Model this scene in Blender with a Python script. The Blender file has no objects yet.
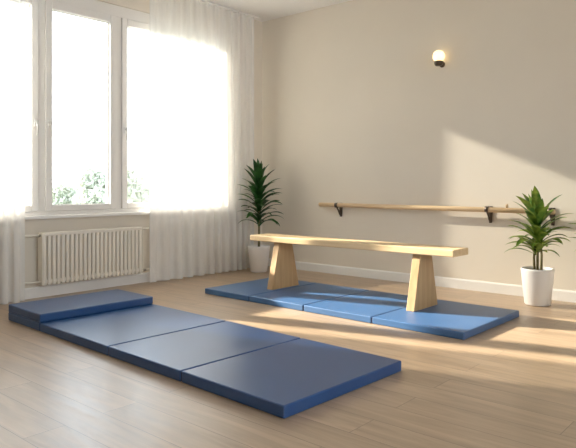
import bpy, bmesh, math, random
from mathutils import Vector, Matrix

S = bpy.context.scene
COL = S.collection
PI = math.pi

# ------------------------------------------------------------------ helpers
def link(o, parent=None):
    COL.objects.link(o)
    if parent is not None:
        o.parent = parent
    return o

def obj(name, bm, mat, parent=None, smooth=False):
    """bm is in the parent's local space; one mesh object."""
    me = bpy.data.meshes.new(name)
    bmesh.ops.recalc_face_normals(bm, faces=bm.faces[:])
    bm.to_mesh(me)
    bm.free()
    me.materials.append(mat)
    if smooth:
        for p in me.polygons:
            p.use_smooth = True
    o = bpy.data.objects.new(name, me)
    return link(o, parent)

def tag(o, label=None, cat=None, group=None, kind=None):
    if label: o['label'] = label
    if cat: o['category'] = cat
    if group: o['group'] = group
    if kind: o['kind'] = kind
    return o

def thing(name, loc=(0, 0, 0), rz=0.0, label=None, cat=None, group=None, kind=None):
    o = bpy.data.objects.new(name, None)
    o.empty_display_size = 0.1
    o.location = loc
    o.rotation_euler = (0, 0, rz)
    link(o)
    return tag(o, label, cat, group, kind)

def box(bm, x0, x1, y0, y1, z0, z1, bev=0.0, seg=2):
    r = bmesh.ops.create_cube(bm, size=1.0)
    vs = r['verts']
    for v in vs:
        v.co = Vector((x0 + (v.co.x + .5) * (x1 - x0), y0 + (v.co.y + .5) * (y1 - y0), z0 + (v.co.z + .5) * (z1 - z0)))
    if bev > 0:
        es = list({e for v in vs for e in v.link_edges})
        bmesh.ops.bevel(bm, geom=es, offset=bev, segments=seg, profile=.5, affect='EDGES')
    return bm

def boxm(*a, **k):
    return box(bmesh.new(), *a, **k)

def tube(bm, pts, rad, seg=12, cap=True):
    """swept round tube through points; rad is a number or a list"""
    pts = [Vector(p) for p in pts]
    n = len(pts)
    rads = rad if isinstance(rad, (list, tuple)) else [rad] * n
    rings = []
    prev = None
    for i, p in enumerate(pts):
        d = (pts[min(i + 1, n - 1)] - pts[max(i - 1, 0)]).normalized()
        if prev is None:
            a = Vector((0, 0, 1)) if abs(d.z) < .9 else Vector((1, 0, 0))
        else:
            a = prev
        u = (a - d * a.dot(d)).normalized()
        prev = u
        w = d.cross(u)
        rings.append([bm.verts.new(p + (u * math.cos(2 * PI * k / seg) + w * math.sin(2 * PI * k / seg)) * rads[i]) for k in range(seg)])
    for a, b in zip(rings, rings[1:]):
        for k in range(seg):
            bm.faces.new((a[k], a[(k + 1) % seg], b[(k + 1) % seg], b[k]))
    if cap:
        bm.faces.new(rings[0][::-1])
        bm.faces.new(rings[-1])
    return bm

def lathe(bm, prof, seg=40, loc=(0, 0, 0), closed=False):
    """profile of (r, z); r=0 points become poles"""
    rings = []
    lx, ly, lz = loc
    for r, z in prof:
        if r < 1e-6:
            rings.append([bm.verts.new((lx, ly, lz + z))])
        else:
            rings.append([bm.verts.new((lx + r * math.cos(2 * PI * k / seg), ly + r * math.sin(2 * PI * k / seg), lz + z)) for k in range(seg)])
    for a, b in zip(rings, rings[1:]):
        for k in range(seg):
            k2 = (k + 1) % seg
            if len(a) == 1 and len(b) == 1:
                continue
            if len(a) == 1:
                bm.faces.new((a[0], b[k2], b[k]))
            elif len(b) == 1:
                bm.faces.new((a[k], a[k2], b[0]))
            else:
                bm.faces.new((a[k], a[k2], b[k2], b[k]))
    return bm

def prism(bm, poly, axis, a0, a1, bev=0.0):
    """extrude a 2D polygon; axis 'x': poly is (y,z), axis 'y': poly is (x,z)"""
    def P(u, v, a):
        return (a, u, v) if axis == 'x' else (u, a, v)
    lo = [bm.verts.new(P(u, v, a0)) for u, v in poly]
    hi = [bm.verts.new(P(u, v, a1)) for u, v in poly]
    n = len(poly)
    fs = [bm.faces.new(lo[::-1]), bm.faces.new(hi)]
    for k in range(n):
        fs.append(bm.faces.new((lo[k], lo[(k + 1) % n], hi[(k + 1) % n], hi[k])))
    if bev:
        es = list({e for f in fs for e in f.edges})
        bmesh.ops.bevel(bm, geom=es, offset=bev, segments=2, profile=.5, affect='EDGES')
    return bm

# ------------------------------------------------------------------ materials
def newmat(name):
    m = bpy.data.materials.new(name)
    m.use_nodes = True
    nt = m.node_tree
    b = nt.nodes['Principled BSDF']
    return m, nt, b

def N(nt, typ, **inp):
    n = nt.nodes.new(typ)
    for k, v in inp.items():
        if k in n.inputs.keys():
            n.inputs[k].default_value = v
        else:
            n.inputs[k.replace('_', ' ')].default_value = v
    return n

def ramp(nt, fac, c0, c1, p0=0.0, p1=1.0):
    r = nt.nodes.new('ShaderNodeValToRGB')
    r.color_ramp.elements[0].position = p0
    r.color_ramp.elements[1].position = p1
    r.color_ramp.elements[0].color = (*c0, 1)
    r.color_ramp.elements[1].color = (*c1, 1)
    nt.links.new(fac, r.inputs['Fac'])
    return r

def plain(name, c, rough=.5, var=.06, scale=6.0, bump=0.0, bscale=200.0, metallic=0.0, spec=.5, sheen=0.0):
    m, nt, b = newmat(name)
    tc = nt.nodes.new('ShaderNodeTexCoord')
    no = N(nt, 'ShaderNodeTexNoise', Scale=scale, Detail=4.0)
    nt.links.new(tc.outputs['Object'], no.inputs['Vector'])
    r = ramp(nt, no.outputs['Fac'], tuple(x * (1 - var) for x in c), tuple(min(1, x * (1 + var)) for x in c), .3, .7)
    nt.links.new(r.outputs['Color'], b.inputs['Base Color'])
    b.inputs['Roughness'].default_value = rough
    b.inputs['Metallic'].default_value = metallic
    b.inputs['Specular IOR Level'].default_value = spec
    if sheen:
        b.inputs['Sheen Weight'].default_value = sheen
    if bump:
        n2 = N(nt, 'ShaderNodeTexNoise', Scale=bscale, Detail=2.0)
        nt.links.new(tc.outputs['Object'], n2.inputs['Vector'])
        bp = N(nt, 'ShaderNodeBump', Strength=bump, Distance=.002)
        nt.links.new(n2.outputs['Fac'], bp.inputs['Height'])
        nt.links.new(bp.outputs['Normal'], b.inputs['Normal'])
    return m

def wood(name, c0, c1, along='x', rough=.45, scale=1.0):
    m, nt, b = newmat(name)
    tc = nt.nodes.new('ShaderNodeTexCoord')
    mp = nt.nodes.new('ShaderNodeMapping')
    s = [22 * scale] * 3
    s['xyz'.index(along)] = 1.3 * scale
    mp.inputs['Scale'].default_value = s
    nt.links.new(tc.outputs['Object'], mp.inputs['Vector'])
    no = N(nt, 'ShaderNodeTexNoise', Scale=1.0, Detail=6.0, Roughness=.6, Distortion=.6)
    nt.links.new(mp.outputs['Vector'], no.inputs['Vector'])
    r = ramp(nt, no.outputs['Fac'], c0, c1, .3, .7)
    nt.links.new(r.outputs['Color'], b.inputs['Base Color'])
    b.inputs['Roughness'].default_value = rough
    b.inputs['Specular IOR Level'].default_value = .35
    return m

def floor_mat():
    m, nt, b = newmat('oak_planks')
    L = nt.links.new
    tc = nt.nodes.new('ShaderNodeTexCoord')
    mp = nt.nodes.new('ShaderNodeMapping')
    mp.inputs['Location'].default_value = (0.35, 5.065 + .215 * 40, 0)
    L(tc.outputs['Object'], mp.inputs['Vector'])
    br = nt.nodes.new('ShaderNodeTexBrick')
    br.offset = .41
    br.offset_frequency = 2
    br.inputs['Scale'].default_value = 1.0
    br.inputs['Brick Width'].default_value = 1.9
    br.inputs['Row Height'].default_value = .215
    br.inputs['Mortar Size'].default_value = .0016
    br.inputs['Mortar Smooth'].default_value = .3
    br.inputs['Bias'].default_value = 0.0
    br.inputs['Color1'].default_value = (0, 0, 0, 1)
    br.inputs['Color2'].default_value = (1, 1, 1, 1)
    br.inputs['Mortar'].default_value = (.5, .5, .5, 1)
    L(mp.outputs['Vector'], br.inputs['Vector'])
    # grain: noise stretched along the plank, shifted from plank to plank
    sep = nt.nodes.new('ShaderNodeVectorMath'); sep.operation = 'SCALE'
    sep.inputs['Scale'].default_value = 7.3
    L(br.outputs['Color'], sep.inputs[0])
    add = nt.nodes.new('ShaderNodeVectorMath'); add.operation = 'ADD'
    L(mp.outputs['Vector'], add.inputs[0]); L(sep.outputs['Vector'], add.inputs[1])
    gm = nt.nodes.new('ShaderNodeMapping')
    gm.inputs['Scale'].default_value = (1.1, 13, 13)
    L(add.outputs['Vector'], gm.inputs['Vector'])
    g = N(nt, 'ShaderNodeTexNoise', Scale=1.0, Detail=7.0, Roughness=.62, Distortion=.8)
    L(gm.outputs['Vector'], g.inputs['Vector'])
    gr = ramp(nt, g.outputs['Fac'], FLOOR_DARK, FLOOR_LIGHT, .28, .72)
    tone = ramp(nt, br.outputs['Color'], (.92, .915, .91), (1.03, 1.025, 1.02))
    mul = nt.nodes.new('ShaderNodeMix'); mul.data_type = 'RGBA'; mul.blend_type = 'MULTIPLY'
    mul.inputs['Factor'].default_value = 1.0
    L(gr.outputs['Color'], mul.inputs['A']); L(tone.outputs['Color'], mul.inputs['B'])
    gap = nt.nodes.new('ShaderNodeMix'); gap.data_type = 'RGBA'
    L(br.outputs['Fac'], gap.inputs['Factor'])
    L(mul.outputs['Result'], gap.inputs['A'])
    gap.inputs['B'].default_value = (.13, .09, .06, 1)
    L(gap.outputs['Result'], b.inputs['Base Color'])
    rr = ramp(nt, g.outputs['Fac'], (.31, .31, .31), (.37, .37, .37), .3, .7)
    L(rr.outputs['Color'], b.inputs['Roughness'])
    b.inputs['Specular IOR Level'].default_value = .9
    bp = N(nt, 'ShaderNodeBump', Strength=.25, Distance=.002)
    bp.invert = True
    L(br.outputs['Fac'], bp.inputs['Height'])
    L(bp.outputs['Normal'], b.inputs['Normal'])
    return m

def sheer_mat(name, see, col=(.9, .88, .85)):
    """woven voile: a share of the threads is open, the rest scatters light through the cloth"""
    m, nt, b = newmat(name)
    L = nt.links.new
    out = nt.nodes['Material Output']
    nt.nodes.remove(b)
    tc = nt.nodes.new('ShaderNodeTexCoord')
    mp = nt.nodes.new('ShaderNodeMapping')
    mp.inputs['Scale'].default_value = (1, 30, 3)
    L(tc.outputs['Object'], mp.inputs['Vector'])
    no = N(nt, 'ShaderNodeTexNoise', Scale=2.0, Detail=3.0)
    L(mp.outputs['Vector'], no.inputs['Vector'])
    r = ramp(nt, no.outputs['Fac'], tuple(x * .95 for x in col), col, .3, .7)
    tr = nt.nodes.new('ShaderNodeBsdfTransparent')
    tl = nt.nodes.new('ShaderNodeBsdfTranslucent')
    df = nt.nodes.new('ShaderNodeBsdfDiffuse')
    L(r.outputs['Color'], tl.inputs['Color'])
    L(r.outputs['Color'], df.inputs['Color'])
    m1 = nt.nodes.new('ShaderNodeMixShader'); m1.inputs[0].default_value = .80
    L(tl.outputs[0], m1.inputs[1]); L(df.outputs[0], m1.inputs[2])
    m2 = nt.nodes.new('ShaderNodeMixShader'); m2.inputs[0].default_value = see
    L(m1.outputs[0], m2.inputs[1]); L(tr.outputs[0], m2.inputs[2])
    L(m2.outputs[0], out.inputs['Surface'])
    return m

def glass_mat():
    m, nt, b = newmat('window_glass')
    L = nt.links.new
    out = nt.nodes['Material Output']
    nt.nodes.remove(b)
    tr = nt.nodes.new('ShaderNodeBsdfTransparent')
    tr.inputs['Color'].default_value = (.97, .98, .98, 1)
    gl = N(nt, 'ShaderNodeBsdfGlossy', Roughness=.02)
    fr = N(nt, 'ShaderNodeFresnel', IOR=1.45)
    mx = nt.nodes.new('ShaderNodeMixShader')
    L(fr.outputs[0], mx.inputs[0]); L(tr.outputs[0], mx.inputs[1]); L(gl.outputs[0], mx.inputs[2])
    L(mx.outputs[0], out.inputs['Surface'])
    return m

def leaf_mat(name, c0, c1):
    m, nt, b = newmat(name)
    L = nt.links.new
    out = nt.nodes['Material Output']
    tc = nt.nodes.new('ShaderNodeTexCoord')
    no = N(nt, 'ShaderNodeTexNoise', Scale=9.0, Detail=3.0)
    L(tc.outputs['Object'], no.inputs['Vector'])
    r = ramp(nt, no.outputs['Fac'], c0, c1, .35, .68)
    L(r.outputs['Color'], b.inputs['Base Color'])
    b.inputs['Roughness'].default_value = .38
    tl = nt.nodes.new('ShaderNodeBsdfTranslucent')
    L(r.outputs['Color'], tl.inputs['Color'])
    mx = nt.nodes.new('ShaderNodeMixShader'); mx.inputs[0].default_value = .25
    L(b.outputs[0], mx.inputs[1]); L(tl.outputs[0], mx.inputs[2])
    L(mx.outputs[0], out.inputs['Surface'])
    return m

def glow_mat(name, c, strength):
    m, nt, b = newmat(name)
    tc = nt.nodes.new('ShaderNodeTexCoord')
    no = N(nt, 'ShaderNodeTexNoise', Scale=14.0)
    nt.links.new(tc.outputs['Object'], no.inputs['Vector'])
    r = ramp(nt, no.outputs['Fac'], c, tuple(min(1, x * 1.05) for x in c))
    nt.links.new(r.outputs['Color'], b.inputs['Emission Color'])
    b.inputs['Emission Strength'].default_value = strength
    b.inputs['Base Color'].default_value = (.9, .85, .75, 1)
    b.inputs['Roughness'].default_value = .3
    return m

FLOOR_DARK = (.33, .228, .142)
FLOOR_LIGHT = (.54, .395, .265)
M = {}
M['wall'] = plain('beige_wall_paint', (.77, .70, .60), rough=.85, var=.02, scale=1.2, bump=.08, bscale=90)
M['ceiling'] = plain('ceiling_paint', (.90, .885, .875), rough=.9, var=.01, scale=1.0)
M['trim'] = plain('white_trim_paint', (.86, .84, .81), rough=.45, var=.015)
M['floor'] = floor_mat()
M['frame'] = plain('window_frame_plastic', (.80, .77, .735), rough=.4, var=.01)
M['gasket'] = plain('window_gasket', (.66, .65, .63), rough=.6, var=.03)
M['handle'] = plain('satin_handle', (.80, .79, .77), rough=.28, var=.01, metallic=.7)
M['glass'] = glass_mat()
M['sheer'] = sheer_mat('sheer_voile', .30, (.97, .955, .93))
M['radiator'] = plain('radiator_enamel', (.84, .785, .69), rough=.4, var=.015)
M['brass'] = plain('valve_metal', (.5, .45, .38), rough=.35, var=.05, metallic=.8)
M['vinyl_blue'] = plain('blue_mat_vinyl', (.042, .128, .295), rough=.40, spec=.8, var=.05, scale=3.0, bump=.12, bscale=260)
M['vinyl'] = plain('navy_mat_vinyl', (.017, .074, .215), rough=.34, spec=.8, var=.05, scale=3.0, bump=.12, bscale=260)
M['vinyl_dark'] = plain('hinge_vinyl', (.012, .025, .07), rough=.5, var=.05)
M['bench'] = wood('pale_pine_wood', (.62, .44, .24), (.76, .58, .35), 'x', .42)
M['bench_leg'] = wood('shaded_pine_upright_wood', (.45, .275, .13), (.57, .375, .195), 'z', .45)  # seat pine made darker: shade on the wide leg faces is in the colour
M['rail'] = wood('rail_wood', (.60, .42, .25), (.74, .55, .34), 'x', .4)
M['bronze'] = plain('dark_bracket_metal', (.11, .085, .065), rough=.4, var=.08, metallic=.7)
M['pot'] = plain('white_ceramic_pot', (.82, .80, .78), rough=.32, var=.012)
M['soil'] = plain('potting_soil', (.06, .042, .03), rough=.95, var=.4, scale=60, bump=.6, bscale=70)
M['stem'] = plain('plant_cane_bark', (.20, .17, .075), rough=.7, var=.25, scale=30)
M['leaf_dark'] = leaf_mat('dark_green_leaf', (.014, .055, .013), (.045, .15, .03))
M['leaf_light'] = leaf_mat('yellow_green_lit_leaf', (.03, .11, .015), (.33, .42, .07))  # variegated leaf; contrast widened to hold sunlit yellow and backlit dark tones
M['globe'] = glow_mat('lit_frosted_globe', (1.0, .72, .34), 1.5)
M['tree_leaf'] = leaf_mat('hazed_garden_leaf', (.36, .385, .31), (.46, .475, .40))  # leaf green paled, outdoor haze is mixed into the colour
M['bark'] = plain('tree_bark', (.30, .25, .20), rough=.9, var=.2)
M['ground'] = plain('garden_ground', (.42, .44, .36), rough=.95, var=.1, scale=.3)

# ------------------------------------------------------------------ the room
CEIL = 3.64
WIN_Y0, WIN_Y1, WIN_Z0, WIN_Z1 = -4.50, -0.74, 0.87, 3.34
XR, YR = 9.0, -9.0      # how far the room is built

tag(obj('floor', boxm(-.22, XR, YR, .2, -.12, 0), M['floor']), kind='structure')
tag(obj('ceiling', boxm(-.22, XR, YR, .2, CEIL, CEIL + .15), M['ceiling']), kind='structure')
tag(obj('wall_back', boxm(0, XR, 0, .2, 0, CEIL), M['wall']), kind='structure')
bm = bmesh.new()
box(bm, -.22, 0, YR, WIN_Y0, 0, CEIL)
box(bm, -.22, 0, WIN_Y1, .2, 0, CEIL)
box(bm, -.22, 0, WIN_Y0, WIN_Y1, 0, WIN_Z0)
box(bm, -.22, 0, WIN_Y0, WIN_Y1, WIN_Z1, CEIL)
tag(obj('wall_left', bm, M['wall']), kind='structure')
FILL_WIN = (-7.6, -2.2, 1.25, 3.25)
bm = bmesh.new()
box(bm, XR, XR + .2, YR, FILL_WIN[0], 0, CEIL)
box(bm, XR, XR + .2, FILL_WIN[1], .2, 0, CEIL)
box(bm, XR, XR + .2, FILL_WIN[0], FILL_WIN[1], 0, FILL_WIN[2])
box(bm, XR, XR + .2, FILL_WIN[0], FILL_WIN[1], FILL_WIN[3], CEIL)
tag(obj('wall_right', bm, M['wall']), kind='structure')
fill_win = thing('added_fill_window', (XR, 0, 0), kind='structure')  # unseen window, added so sky light fills the room from this side
bm = bmesh.new()
box(bm, .04, .14, FILL_WIN[0], FILL_WIN[1], FILL_WIN[2], FILL_WIN[2] + .08)
box(bm, .04, .14, FILL_WIN[0], FILL_WIN[1], FILL_WIN[3] - .08, FILL_WIN[3])
for k in range(5):
    y = FILL_WIN[0] + .04 + (FILL_WIN[1] - FILL_WIN[0] - .08) * k / 4
    box(bm, .04, .14, y - .04, y + .04, FILL_WIN[2] + .08, FILL_WIN[3] - .08)
obj('window_frame', bm, M['frame'], fill_win)
for k in range(4):
    y = FILL_WIN[0] + .04 + (FILL_WIN[1] - FILL_WIN[0] - .08) * k / 4
    obj('pane', boxm(.085, .093, y + .03, y + (FILL_WIN[1] - FILL_WIN[0] - .08) / 4 - .03, FILL_WIN[2] + .07, FILL_WIN[3] - .07), M['glass'], fill_win)
tag(obj('wall_front', boxm(-.22, XR + .2, YR - .2, YR, 0, CEIL), M['wall']), kind='structure')
bm = prism(bmesh.new(), [(0, 0), (-.018, 0), (-.018, .10), (-.010, .115), (0, .115)], 'x', .018, XR)
tag(obj('baseboard_back', bm, M['trim']), kind='structure')
bm = prism(bmesh.new(), [(0, 0), (.018, 0), (.018, .10), (.010, .115), (0, .115)], 'y', YR, 0)
tag(obj('baseboard_left', bm, M['trim']), kind='structure')

# ------------------------------------------------------------------ window
win = thing('window_1', (0, 0, 0), kind='structure')
fx0, fx1 = -.15, -.02
bm = bmesh.new()
box(bm, fx0, fx1, WIN_Y0, WIN_Y1, WIN_Z0, .915, .004)
box(bm, fx0, fx1, WIN_Y0, WIN_Y1, 3.205, WIN_Z1, .004)
box(bm, fx0, fx1, WIN_Y0, WIN_Y0 + .07, .915, 3.205, .004)
box(bm, fx0, fx1, WIN_Y1 - .05, WIN_Y1, .915, 3.205, .004)
box(bm, fx0, fx1, -3.462, -3.385, .915, 3.205, .004)
box(bm, fx0, fx1, -2.505, -2.43, .915, 3.205, .004)
obj('window_frame', bm, M['frame'], win)
def sash(y0, y1, gl0, gl1, handle_y):
    z0, z1, g0, g1 = .918, 3.202, .98, 3.12
    bm = bmesh.new()
    a, b = -.115, -.004
    box(bm, a, b, y0, gl0, z0, z1, .006)
    box(bm, a, b, gl1, y1, z0, z1, .006)
    box(bm, a, b, gl0, gl1, z0, g0, .006)
    box(bm, a, b, gl0, gl1, g1, z1, .006)
    s = obj('sash', bm, M['frame'], win)
    bm = bmesh.new()
    box(bm, -.070, -.062, gl0 - .01, gl1 + .01, g0 - .01, g1 + .01)
    obj('pane', bm, M['glass'], s)
    bm = bmesh.new()
    t = .007
    box(bm, -.060, -.052, gl0, gl0 + t, g0, g1); box(bm, -.060, -.052, gl1 - t, gl1, g0, g1)
    box(bm, -.060, -.052, gl0 + t, gl1 - t, g0, g0 + t); box(bm, -.060, -.052, gl0 + t, gl1 - t, g1 - t, g1)
    obj('gasket', bm, M['gasket'], s)
    hz = 1.86
    bm = bmesh.new()
    box(bm, b, b + .012, handle_y - .016, handle_y + .016, hz - .04, hz + .04, .004)
    tube(bm, [(b + .01, handle_y, hz + .01), (b + .045, handle_y, hz + .01)], .011, 12)
    tube(bm, [(b + .045, handle_y, hz + .022), (b + .052, handle_y, hz - .03), (b + .05, handle_y, hz - .13)], [.012, .011, .009], 12)
    obj('handle', bm, M['handle'], s, True)
sash(-4.428, -3.464, -4.35, -3.54, -3.502)
sash(-3.383, -2.507, -3.307, -2.584, -3.345)
sash(-2.428, -.792, -2.352, -.86, -2.392)
obj('window_sill', prism(bmesh.new(), [(-.02, .84), (.085, .84), (.085, .868), (.078, .874), (-.02, .874)], 'y', WIN_Y0 - .05, WIN_Y1 + .05, .002), M['trim'], win)

# ------------------------------------------------------------------ curtains
bm = bmesh.new()
box(bm, .13, .155, -6.4, -.22, CEIL - .022, CEIL, .003)
tag(obj('curtain_track', bm, M['trim']), 'slim white ceiling track carrying the sheer curtains along the window wall', 'curtain track')

def curtain(y0, y1, folds, seed, amp=.045, top=CEIL - .022, bunch=0.0):
    rnd = random.Random(seed)
    bm = bmesh.new()
    n = folds * 14
    ph = [rnd.uniform(-.7, .7) for _ in range(folds + 2)]
    aa = [rnd.uniform(.55, 1.25) for _ in range(folds + 2)]
    nz = 18
    rows = []
    for j in range(nz + 1):
        t = j / nz
        z = .012 + t * (top - .012)
        k = .55 + .45 * (1 - t) ** .6          # folds open towards the hem
        row = []
        for i in range(n + 1):
            u = i / n * folds
            c = int(u); f = u - c
            w = f * f * (3 - 2 * f)
            A = amp * (aa[c] * (1 - w) + aa[c + 1] * w) * k
            P = ph[c] * (1 - w) + ph[c + 1] * w
            end = min(1, min(i, n - i) / 8)
            A *= end
            x = .143 + A * math.sin(2 * PI * u + P * (1.3 - t)) + .008 * end * (1 - t) * math.sin(2.3 * u + seed)
            g = i / n
            y = y0 + (y1 - y0) * (g + bunch * math.sin(PI * g) * (1 - .35 * t)) - .30 * A * math.sin(4 * PI * u + 2 * P)
            row.append(bm.verts.new((x, y, z)))
        rows.append(row)
    for a, b in zip(rows, rows[1:]):
        for i in range(n):
            bm.faces.new((a[i], a[i + 1], b[i + 1], b[i]))
    return bm

c = obj('sheer_curtain', curtain(-2.14, -.32, 12, 3, .048, bunch=.10), M['sheer'], None, True)
tag(c, 'sheer white curtain hanging in the corner behind the dark green potted plant', 'curtain', 'sheer curtains')
c = obj('sheer_curtain', curtain(-6.1, -3.685, 20, 8, .045), M['sheer'], None, True)
tag(c, 'sheer white curtain at the left edge, before the radiator', 'curtain', 'sheer curtains')

# ------------------------------------------------------------------ radiator
rad = thing('radiator', (0.11, 0, 0), label='cream column radiator on the wall under the window', cat='radiator')
ry0, ry1, rz0, rz1 = -3.50, -2.25, .14, .70
ncol = 24
for k in range(ncol):
    y = ry0 + (ry1 - ry0) * (k + .5) / ncol
    obj('column', boxm(-.05, .046, y - .0195, y + .0195, rz0, rz1 - .028, .012, 3), M['radiator'], rad, True)
for za, zb in ((rz0 + .02, rz0 + .06), (rz1 - .04, rz1)):
    obj('header', boxm(-.046, .048 if zb > .5 else .036, ry0, ry1, za, zb, .010, 3), M['radiator'], rad, True)
obj('end_panel', boxm(-.05, .05, ry0 - .006, ry0 + .004, rz0 + .005, rz1 - .005, .004), M['radiator'], rad)
obj('end_panel', boxm(-.05, .05, ry1 - .004, ry1 + .006, rz0 + .005, rz1 - .005, .004), M['radiator'], rad)
for ya, yb, z in ((ry0, ry0 - 1.3, rz1 - .03), (ry0, ry0 - 1.3, rz0 + .04), (ry1, ry1 + 1.5, rz1 - .03), (ry1, ry1 + 1.5, rz0 + .03)):
    s = 1 if yb > ya else -1
    p = obj('pipe', tube(bmesh.new(), [(0, ya, z), (0, ya + .10 * s, z), (-.04, ya + .16 * s, z), (-.075, ya + .2 * s, z), (-.075, yb, z)], .0125, 10), M['radiator'], rad, True)
v = obj('valve', tube(bmesh.new(), [(0, ry1 + .012, rz0 + .03), (0, ry1 + .05, rz0 + .03), (0, ry1 + .052, rz0 + .03), (0, ry1 + .075, rz0 + .03)], [.02, .02, .016, .016], 14), M['brass'], rad, True)
v = obj('bleed_plug', tube(bmesh.new(), [(.0, ry0 - .005, rz1 - .03), (.0, ry0 - .022, rz1 - .03)], .018, 12), M['brass'], rad, True)
for y in (ry0 + .22, ry1 - .22):
    for z in (rz0 + .1, rz1 - .1):
        obj('wall_bracket', boxm(-.108, -.03, y - .012, y + .012, z - .012, z + .012, .002), M['radiator'], rad)

# ------------------------------------------------------------------ mats
def panel(x0, x1, y0, y1, z0, z1):
    return boxm(x0, x1, y0, y1, z0, z1, .009, 3)
G = .005
fm = thing('folding_mat', (2.555, -3.67, 0), math.radians(-1.9), label='long navy folding exercise mat in front, its far end folded over double', cat='exercise mat', group='folding exercise mats')
ox = 2.55
y0, y1, h = -.565, .54, .070
xs = [.865, 1.49, 2.54, 3.375, 4.245]
for a, b in zip(xs, xs[1:]):
    obj('panel', panel(a - ox + G, b - ox - G, y0, y1, 0, h), M['vinyl'], fm)
f = obj('folded_panel', panel(xs[0] - ox + .002, xs[1] - ox, y0 + .003, y1 - .003, h + .002, 2 * h), M['vinyl'], fm)
tag(f, 'panel folded back on top of the end of the mat')
for x in xs[1:-1]:
    obj('hinge', boxm(x - ox - G - .001, x - ox + G + .001, y0 + .006, y1 - .006, .006, h - .010), M['vinyl_dark'], fm)
obj('hinge', boxm(xs[0] - ox - .003, xs[0] - ox + .006, y0 + .01, y1 - .01, .02, 2 * h - .02, .002), M['vinyl_dark'], fm)

rm = thing('folding_mat', (2.68, -1.62, 0), math.radians(-.6), label='blue folding exercise mat laid flat under the wooden bench', cat='exercise mat', group='folding exercise mats')
ox = 2.68
y0, y1, h2 = -.55, .57, .060
xs = [1.17, 1.865, 2.60, 3.375, 4.232]
for a, b in zip(xs, xs[1:]):
    obj('panel', panel(a - ox + G, b - ox - G, y0, y1, 0, h2), M['vinyl_blue'], rm)
for x in xs[1:-1]:
    obj('hinge', boxm(x - ox - G - .001, x - ox + G + .001, y0 + .006, y1 - .006, .006, h2 - .010), M['vinyl_dark'], rm)

# ------------------------------------------------------------------ bench
bn = thing('balance_bench', (2.64, -1.53, h2), 0, label='pale wooden balance bench with two tapered slab legs standing on the blue mat', cat='bench')
st, sb = .632 - h2, .568 - h2
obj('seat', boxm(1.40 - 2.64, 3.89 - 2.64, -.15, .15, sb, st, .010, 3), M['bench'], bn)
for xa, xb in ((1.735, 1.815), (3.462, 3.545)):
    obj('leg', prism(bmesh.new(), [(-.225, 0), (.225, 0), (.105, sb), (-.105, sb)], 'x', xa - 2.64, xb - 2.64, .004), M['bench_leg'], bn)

# ------------------------------------------------------------------ wall barre
ba = thing('ballet_barre', (0, 0, 0), label='long pale wooden barre rail fixed along the back wall on dark brackets', cat='barre')
by, bz = -.10, .936
r = obj('rail', tube(bmesh.new(), [(1.165, by, bz), (1.172, by, bz), (4.232, by, bz - .012), (4.24, by, bz - .012)], [.022, .028, .028, .022], 20), M['rail'], ba, True)
p = obj('peg', tube(bmesh.new(), [(3.74, by, bz + .012), (3.74, by, bz + .052), (3.74, by, bz + .058)], [.014, .014, .009], 14), M['rail'], ba, True)
for bx in (1.46, 3.52, 4.19):
    z = bz - .004
    bm = prism(bmesh.new(), [(bx - .016, z - .155), (bx + .016, z - .155), (bx + .024, z - .03), (bx + .024, z + .03), (bx - .024, z + .03), (bx - .024, z - .03)], 'y', -.014, -.0005, .003)
    tube(bm, [(bx, -.010, z - .135), (bx, -.035, z - .115), (bx, -.06, z - .075), (bx, -.085, z - .045), (bx, by, z - .026)], [.013, .013, .012, .012, .012], 12)
    k = obj('bracket', bm, M['bronze'], ba, True)
    obj('clamp', tube(bmesh.new(), [(bx - .021, by, z), (bx + .021, by, z)], .0335, 22), M['bronze'], k, True)

# ------------------------------------------------------------------ wall lamp
lx, lz = 2.93, 2.70
la = thing('wall_sconce', (lx, 0, lz), label='small lit round globe wall lamp on dark metal mount, high on the back wall', cat='wall lamp')
bm = lathe(bmesh.new(), [(0, 0), (.036, 0), (.034, .012), (.026, .022), (0, .022)], 28)
bmesh.ops.rotate(bm, verts=bm.verts[:], cent=(0, 0, 0), matrix=Matrix.Rotation(PI / 2, 3, 'X'))
bmesh.ops.translate(bm, verts=bm.verts[:], vec=(0, 0, -.078))
tube(bm, [(0, -.018, -.078), (0, -.06, -.078)], .016, 12)
obj('wall_mount', bm, M['bronze'], la, True)
obj('holder', lathe(bmesh.new(), [(0, -.105), (.036, -.105), (.05, -.085), (.052, -.055), (.045, -.05), (0, -.05)], 28, (0, -.09, 0)), M['bronze'], la, True)
prof = [(.069 * math.sin(PI * k / 16), .069 * -math.cos(PI * k / 16) + .006) for k in range(17)]
prof[0] = (0, prof[0][1]); prof[-1] = (0, prof[-1][1])
obj('globe', lathe(bmesh.new(), prof, 28, (0, -.09, 0)), M['globe'], la, True)

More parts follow.
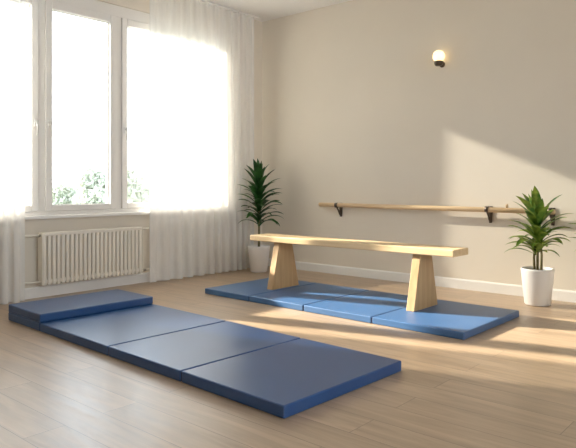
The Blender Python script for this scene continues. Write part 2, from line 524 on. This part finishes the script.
# ------------------------------------------------------------------ plants
REACH = None
def leaf(bm, base, az, elev, length, width, droop, seg=9, fold=.28, twist=0.0):
    """strap-shaped leaf, keeled along the midrib, arching over by its own weight"""
    if REACH:
        length *= REACH(az)
    p = Vector(base)
    e = elev
    out = Vector((math.cos(az), math.sin(az), 0))
    side = Vector((-math.sin(az), math.cos(az), 0))
    ds = length / seg
    prev = None
    for i in range(seg + 1):
        t = i / seg
        d = out * math.cos(e) + Vector((0, 0, 1)) * math.sin(e)
        nrm = -out * math.sin(e) + Vector((0, 0, 1)) * math.cos(e)
        w = width * .5 * (0.45 + 1.1 * t if t < .5 else 1.0) * (1 - max(0, (t - .42) / .58) ** 2.0)
        w = max(w, .0012)
        s = side * math.cos(twist * t) + nrm * math.sin(twist * t)
        a = bm.verts.new(p + s * w + nrm * w * fold)
        m = bm.verts.new(p)
        c = bm.verts.new(p - s * w + nrm * w * fold)
        if prev:
            bm.faces.new((prev[0], prev[1], m, a))
            bm.faces.new((prev[1], prev[2], c, m))
        prev = (a, m, c)
        p = p + d * ds
        e -= droop / seg * (0.4 + 1.2 * t)

def pot_parts(root, rt, rb, h):
    prof = [(0, 0), (rb - .012, 0), (rb, .012), (rt - .003, h - .02), (rt, h - .004), (rt - .004, h), (rt - .014, h), (rt - .018, h - .006), (rt - .02, h - .05), (0, h - .05)]
    obj('pot', lathe(bmesh.new(), prof, 48), M['pot'], root, True)
    bm = lathe(bmesh.new(), [(rt - .021, h - .03), (rt * .6, h - .022), (.0, h - .018)], 30)
    obj('soil', bm, M['soil'], root, True)

def dracaena_tall(root, seed, pot_h, z_lo, z_hi, mat):
    """one cane, leaves in rings from drooping at the bottom to upright at the tip"""
    rnd = random.Random(seed)
    obj('cane', tube(bmesh.new(), [(0, 0, pot_h - .04), (.004, 0, (pot_h + z_lo) / 2), (0, .003, z_lo + .1), (0, 0, z_hi - .33)], [.017, .015, .014, .008], 10), M['stem'], root, True)
    bm = bmesh.new()
    n = 58
    az = rnd.uniform(0, 6)
    for i in range(n):
        t = i / (n - 1)
        az += 2.39996 + rnd.uniform(-.2, .2)
        z = z_lo + .02 + (z_hi - .40 - z_lo) * t
        elev = .62 + .30 * t + rnd.uniform(-.15, .15) + (.45 * max(0, t - .7) / .3)
        ln = .39 + .01 * t + rnd.uniform(-.05, .03)
        wd = .072 + .024 * t
        dr = (1.75 - 1.15 * t) * rnd.uniform(.75, 1.2)
        leaf(bm, (0, 0, z), az, elev, ln, wd, dr, twist=rnd.uniform(-.5, .5))
    for k in range(5):
        leaf(bm, (0, 0, z_hi - .40), az + k * 1.35, 1.50 - .05 * k, .40 - .03 * k, .105, .06)
    obj('foliage', bm, mat, root, True)

def dracaena_bushy(root, seed, pot_h, z_lo, z_hi, mat):
    rnd = random.Random(seed)
    heads = []
    for k, (dx, dy, hh) in enumerate(((.0, .0, z_hi - .36), (-.045, .02, z_lo + .10), (.05, -.02, z_lo + .17))):
        bm = tube(bmesh.new(), [(dx * .8, dy * .8, pot_h - .04), (dx * .95, dy, (pot_h + hh) / 2), (dx * .7, dy * .8, hh)], [.014, .012, .009], 10)
        obj('cane', bm, M['stem'], root, True)
        heads.append((dx * .7, dy * .8, hh))
    bm = bmesh.new()
    az = rnd.uniform(0, 6)
    for hi, (dx, dy, hh) in enumerate(heads):
        n = 30 if hi == 0 else 11
        z0 = z_lo + .05 if hi == 0 else hh - .08
        for i in range(n):
            t = i / (n - 1)
            az += 2.39996 + rnd.uniform(-.25, .25)
            z = z0 + (hh - z0) * t
            if hi == 0:
                el = .62 + .30 * t + max(0, t - .7) * 1.0 + rnd.uniform(-.12, .12)
                ln, wd, dr = .36 + .02 * t + rnd.uniform(-.05, .03), .078 + .02 * t, (1.6 - 1.1 * t) * rnd.uniform(.75, 1.2)
            else:
                el = .5 + .4 * t + rnd.uniform(-.15, .15)
                ln, wd, dr = .31 + rnd.uniform(-.05, .02), .07, 1.5 * rnd.uniform(.75, 1.15)
            leaf(bm, (dx, dy, z), az, el, ln, wd, dr, twist=rnd.uniform(-.5, .5))
    for k in range(5):
        leaf(bm, (0, 0, z_hi - .40), az + k * 1.35, 1.48 - .10 * k, .40 - .035 * k, .10, .10)
    obj('foliage', bm, mat, root, True)

GP = 'potted dracaenas by the back wall'
def away(a0, short, spread=.8):
    # leaves growing towards what stands close by stay shorter
    def f(az):
        d = abs((az - a0 + PI) % (2 * PI) - PI)
        return short + (1 - short) * min(1, max(0, d - .25) / spread)
    return f
pl = thing('potted_dracaena', (.44, -.53, 0), 0, label='dark green spiky plant in a white pot in the corner by the curtain', cat='potted plant', group=GP)
pot_parts(pl, .155, .118, .36)
REACH = away(PI, .62)
dracaena_tall(pl, 5, .36, .60, 1.57, M['leaf_dark'])
REACH = None
pr = thing('potted_dracaena', (4.155, -.365, 0), 0, label='bright green bushy plant in a white pot in sunlight near the end of the barre', cat='potted plant', group=GP)
pot_parts(pr, .160, .125, .365)
REACH = away(PI * .5, .55, .7)
dracaena_bushy(pr, 12, .365, .47, 1.20, M['leaf_light'])
REACH = None
p3 = thing('potted_dracaena', (4.79, -.50, 0), 0, label='potted plant cut off by the right edge of the picture, only leaf tips showing', cat='potted plant', group=GP)
pot_parts(p3, .160, .125, .365)
REACH = away(PI * .93, .80)
dracaena_bushy(p3, 31, .365, .46, 1.15, M['leaf_light'])
REACH = None

# ------------------------------------------------------------------ garden outside
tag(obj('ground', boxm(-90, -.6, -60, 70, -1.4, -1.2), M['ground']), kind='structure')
def tree(loc, h, r, seed, label):
    rnd = random.Random(seed)
    t = thing('garden_tree', loc, 0, label, 'tree', 'trees in the garden beyond the window')
    bm = tube(bmesh.new(), [(0, 0, 0), (.05, .02, h * .4), (0, .08, h * .8)], [.14, .10, .04], 10)
    for k in range(5):
        a = k * 1.3; z = h * (.4 + .08 * k)
        tube(bm, [(0, .03, z), (r * .4 * math.cos(a), r * .4 * math.sin(a), z + h * .12), (r * .7 * math.cos(a), r * .7 * math.sin(a), z + h * .18)], [.05, .03, .01], 6)
    obj('trunk', bm, M['bark'], t, True)
    bm = bmesh.new()
    blobs = [(rnd.gauss(0, r * .42), rnd.gauss(0, r * .42), h * (.66 + rnd.uniform(-.18, .24)), r * rnd.uniform(.3, .55)) for _ in range(14)]
    for i in range(2600):
        bx, by_, bz_, br = rnd.choice(blobs)
        v = Vector((rnd.gauss(0, 1), rnd.gauss(0, 1), rnd.gauss(0, 1))).normalized() * br * rnd.uniform(.6, 1.05)
        c = Vector((bx, by_, bz_)) + v
        u = Vector((rnd.gauss(0, 1), rnd.gauss(0, 1), rnd.gauss(0, 1))).normalized()
        w = u.orthogonal().normalized()
        s = rnd.uniform(.08, .15)
        bm.faces.new([bm.verts.new(c + u * s), bm.verts.new(c + w * s * .5), bm.verts.new(c - u * s), bm.verts.new(c - w * s * .5)])
    obj('crown', bm, M['tree_leaf'], t)
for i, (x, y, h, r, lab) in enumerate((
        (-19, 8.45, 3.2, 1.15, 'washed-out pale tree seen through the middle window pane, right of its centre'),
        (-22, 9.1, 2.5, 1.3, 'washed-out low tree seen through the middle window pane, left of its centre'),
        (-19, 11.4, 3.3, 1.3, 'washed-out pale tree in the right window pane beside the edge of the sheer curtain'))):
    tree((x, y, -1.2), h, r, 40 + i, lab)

# ------------------------------------------------------------------ light
SUN_SLOPE, SUN_TAN = .285, .40
d = Vector((1, SUN_SLOPE, -SUN_TAN * math.sqrt(1 + SUN_SLOPE ** 2)))
sl = bpy.data.lights.new('sun', 'SUN')
sl.energy = 18.5
sl.color = (1.0, .91, .77)
sl.angle = math.radians(1.4)
so = bpy.data.objects.new('sun', sl)
so.rotation_euler = d.to_track_quat('-Z', 'Y').to_euler()
link(so)

def portal(x, y0, y1, z0, z1, dx):
    pt = bpy.data.lights.new('window_portal', 'AREA')
    pt.shape = 'RECTANGLE'
    pt.size = z1 - z0
    pt.size_y = y1 - y0
    pt.cycles.is_portal = True
    po = bpy.data.objects.new('window_portal', pt)
    po.location = (x, (y0 + y1) / 2, (z0 + z1) / 2)
    po.rotation_euler = (0, -PI / 2 * dx, 0)
    link(po)
portal(-.25, WIN_Y0, WIN_Y1, WIN_Z0, WIN_Z1, 1)
portal(XR + .25, *FILL_WIN, -1)

w = bpy.data.worlds.new('sky')
S.world = w
w.use_nodes = True
nt = w.node_tree
bg = nt.nodes['Background']
tc = nt.nodes.new('ShaderNodeTexCoord')
sp = nt.nodes.new('ShaderNodeSeparateXYZ')
nt.links.new(tc.outputs['Generated'], sp.inputs[0])
r = nt.nodes.new('ShaderNodeValToRGB')
e = r.color_ramp.elements
e[0].position = 0.0; e[0].color = (.84, .92, 1.0, 1)
e[1].position = .6; e[1].color = (.78, .89, 1.0, 1)
nt.links.new(sp.outputs['Z'], r.inputs['Fac'])
nt.links.new(r.outputs['Color'], bg.inputs['Color'])
bg.inputs['Strength'].default_value = 6.4

# ------------------------------------------------------------------ camera
F, YH = 610.0, 185.0
cd = bpy.data.cameras.new('camera')
cd.sensor_fit = 'HORIZONTAL'
cd.sensor_width = 36.0
cd.lens = 36.0 * F / 576.0
cd.shift_y = (YH - 224.0) / 576.0
cd.clip_start = .05
cam = bpy.data.objects.new('camera', cd)
cam.location = (6.29, -6.63, 1.2)
fwd = Vector((-.657, .754, 0))
cam.rotation_euler = fwd.to_track_quat('-Z', 'Y').to_euler()
link(cam)
S.camera = cam

vs = S.view_settings
S.display_settings.display_device = 'sRGB'
vs.view_transform = 'Standard'
vs.look = 'None'
vs.gamma = 1.0
vs.use_curve_mapping = False
vs.exposure = 0.23
S.cycles.use_denoising = True
S.cycles.max_bounces = 12
S.cycles.diffuse_bounces = 6
S.cycles.transparent_max_bounces = 16
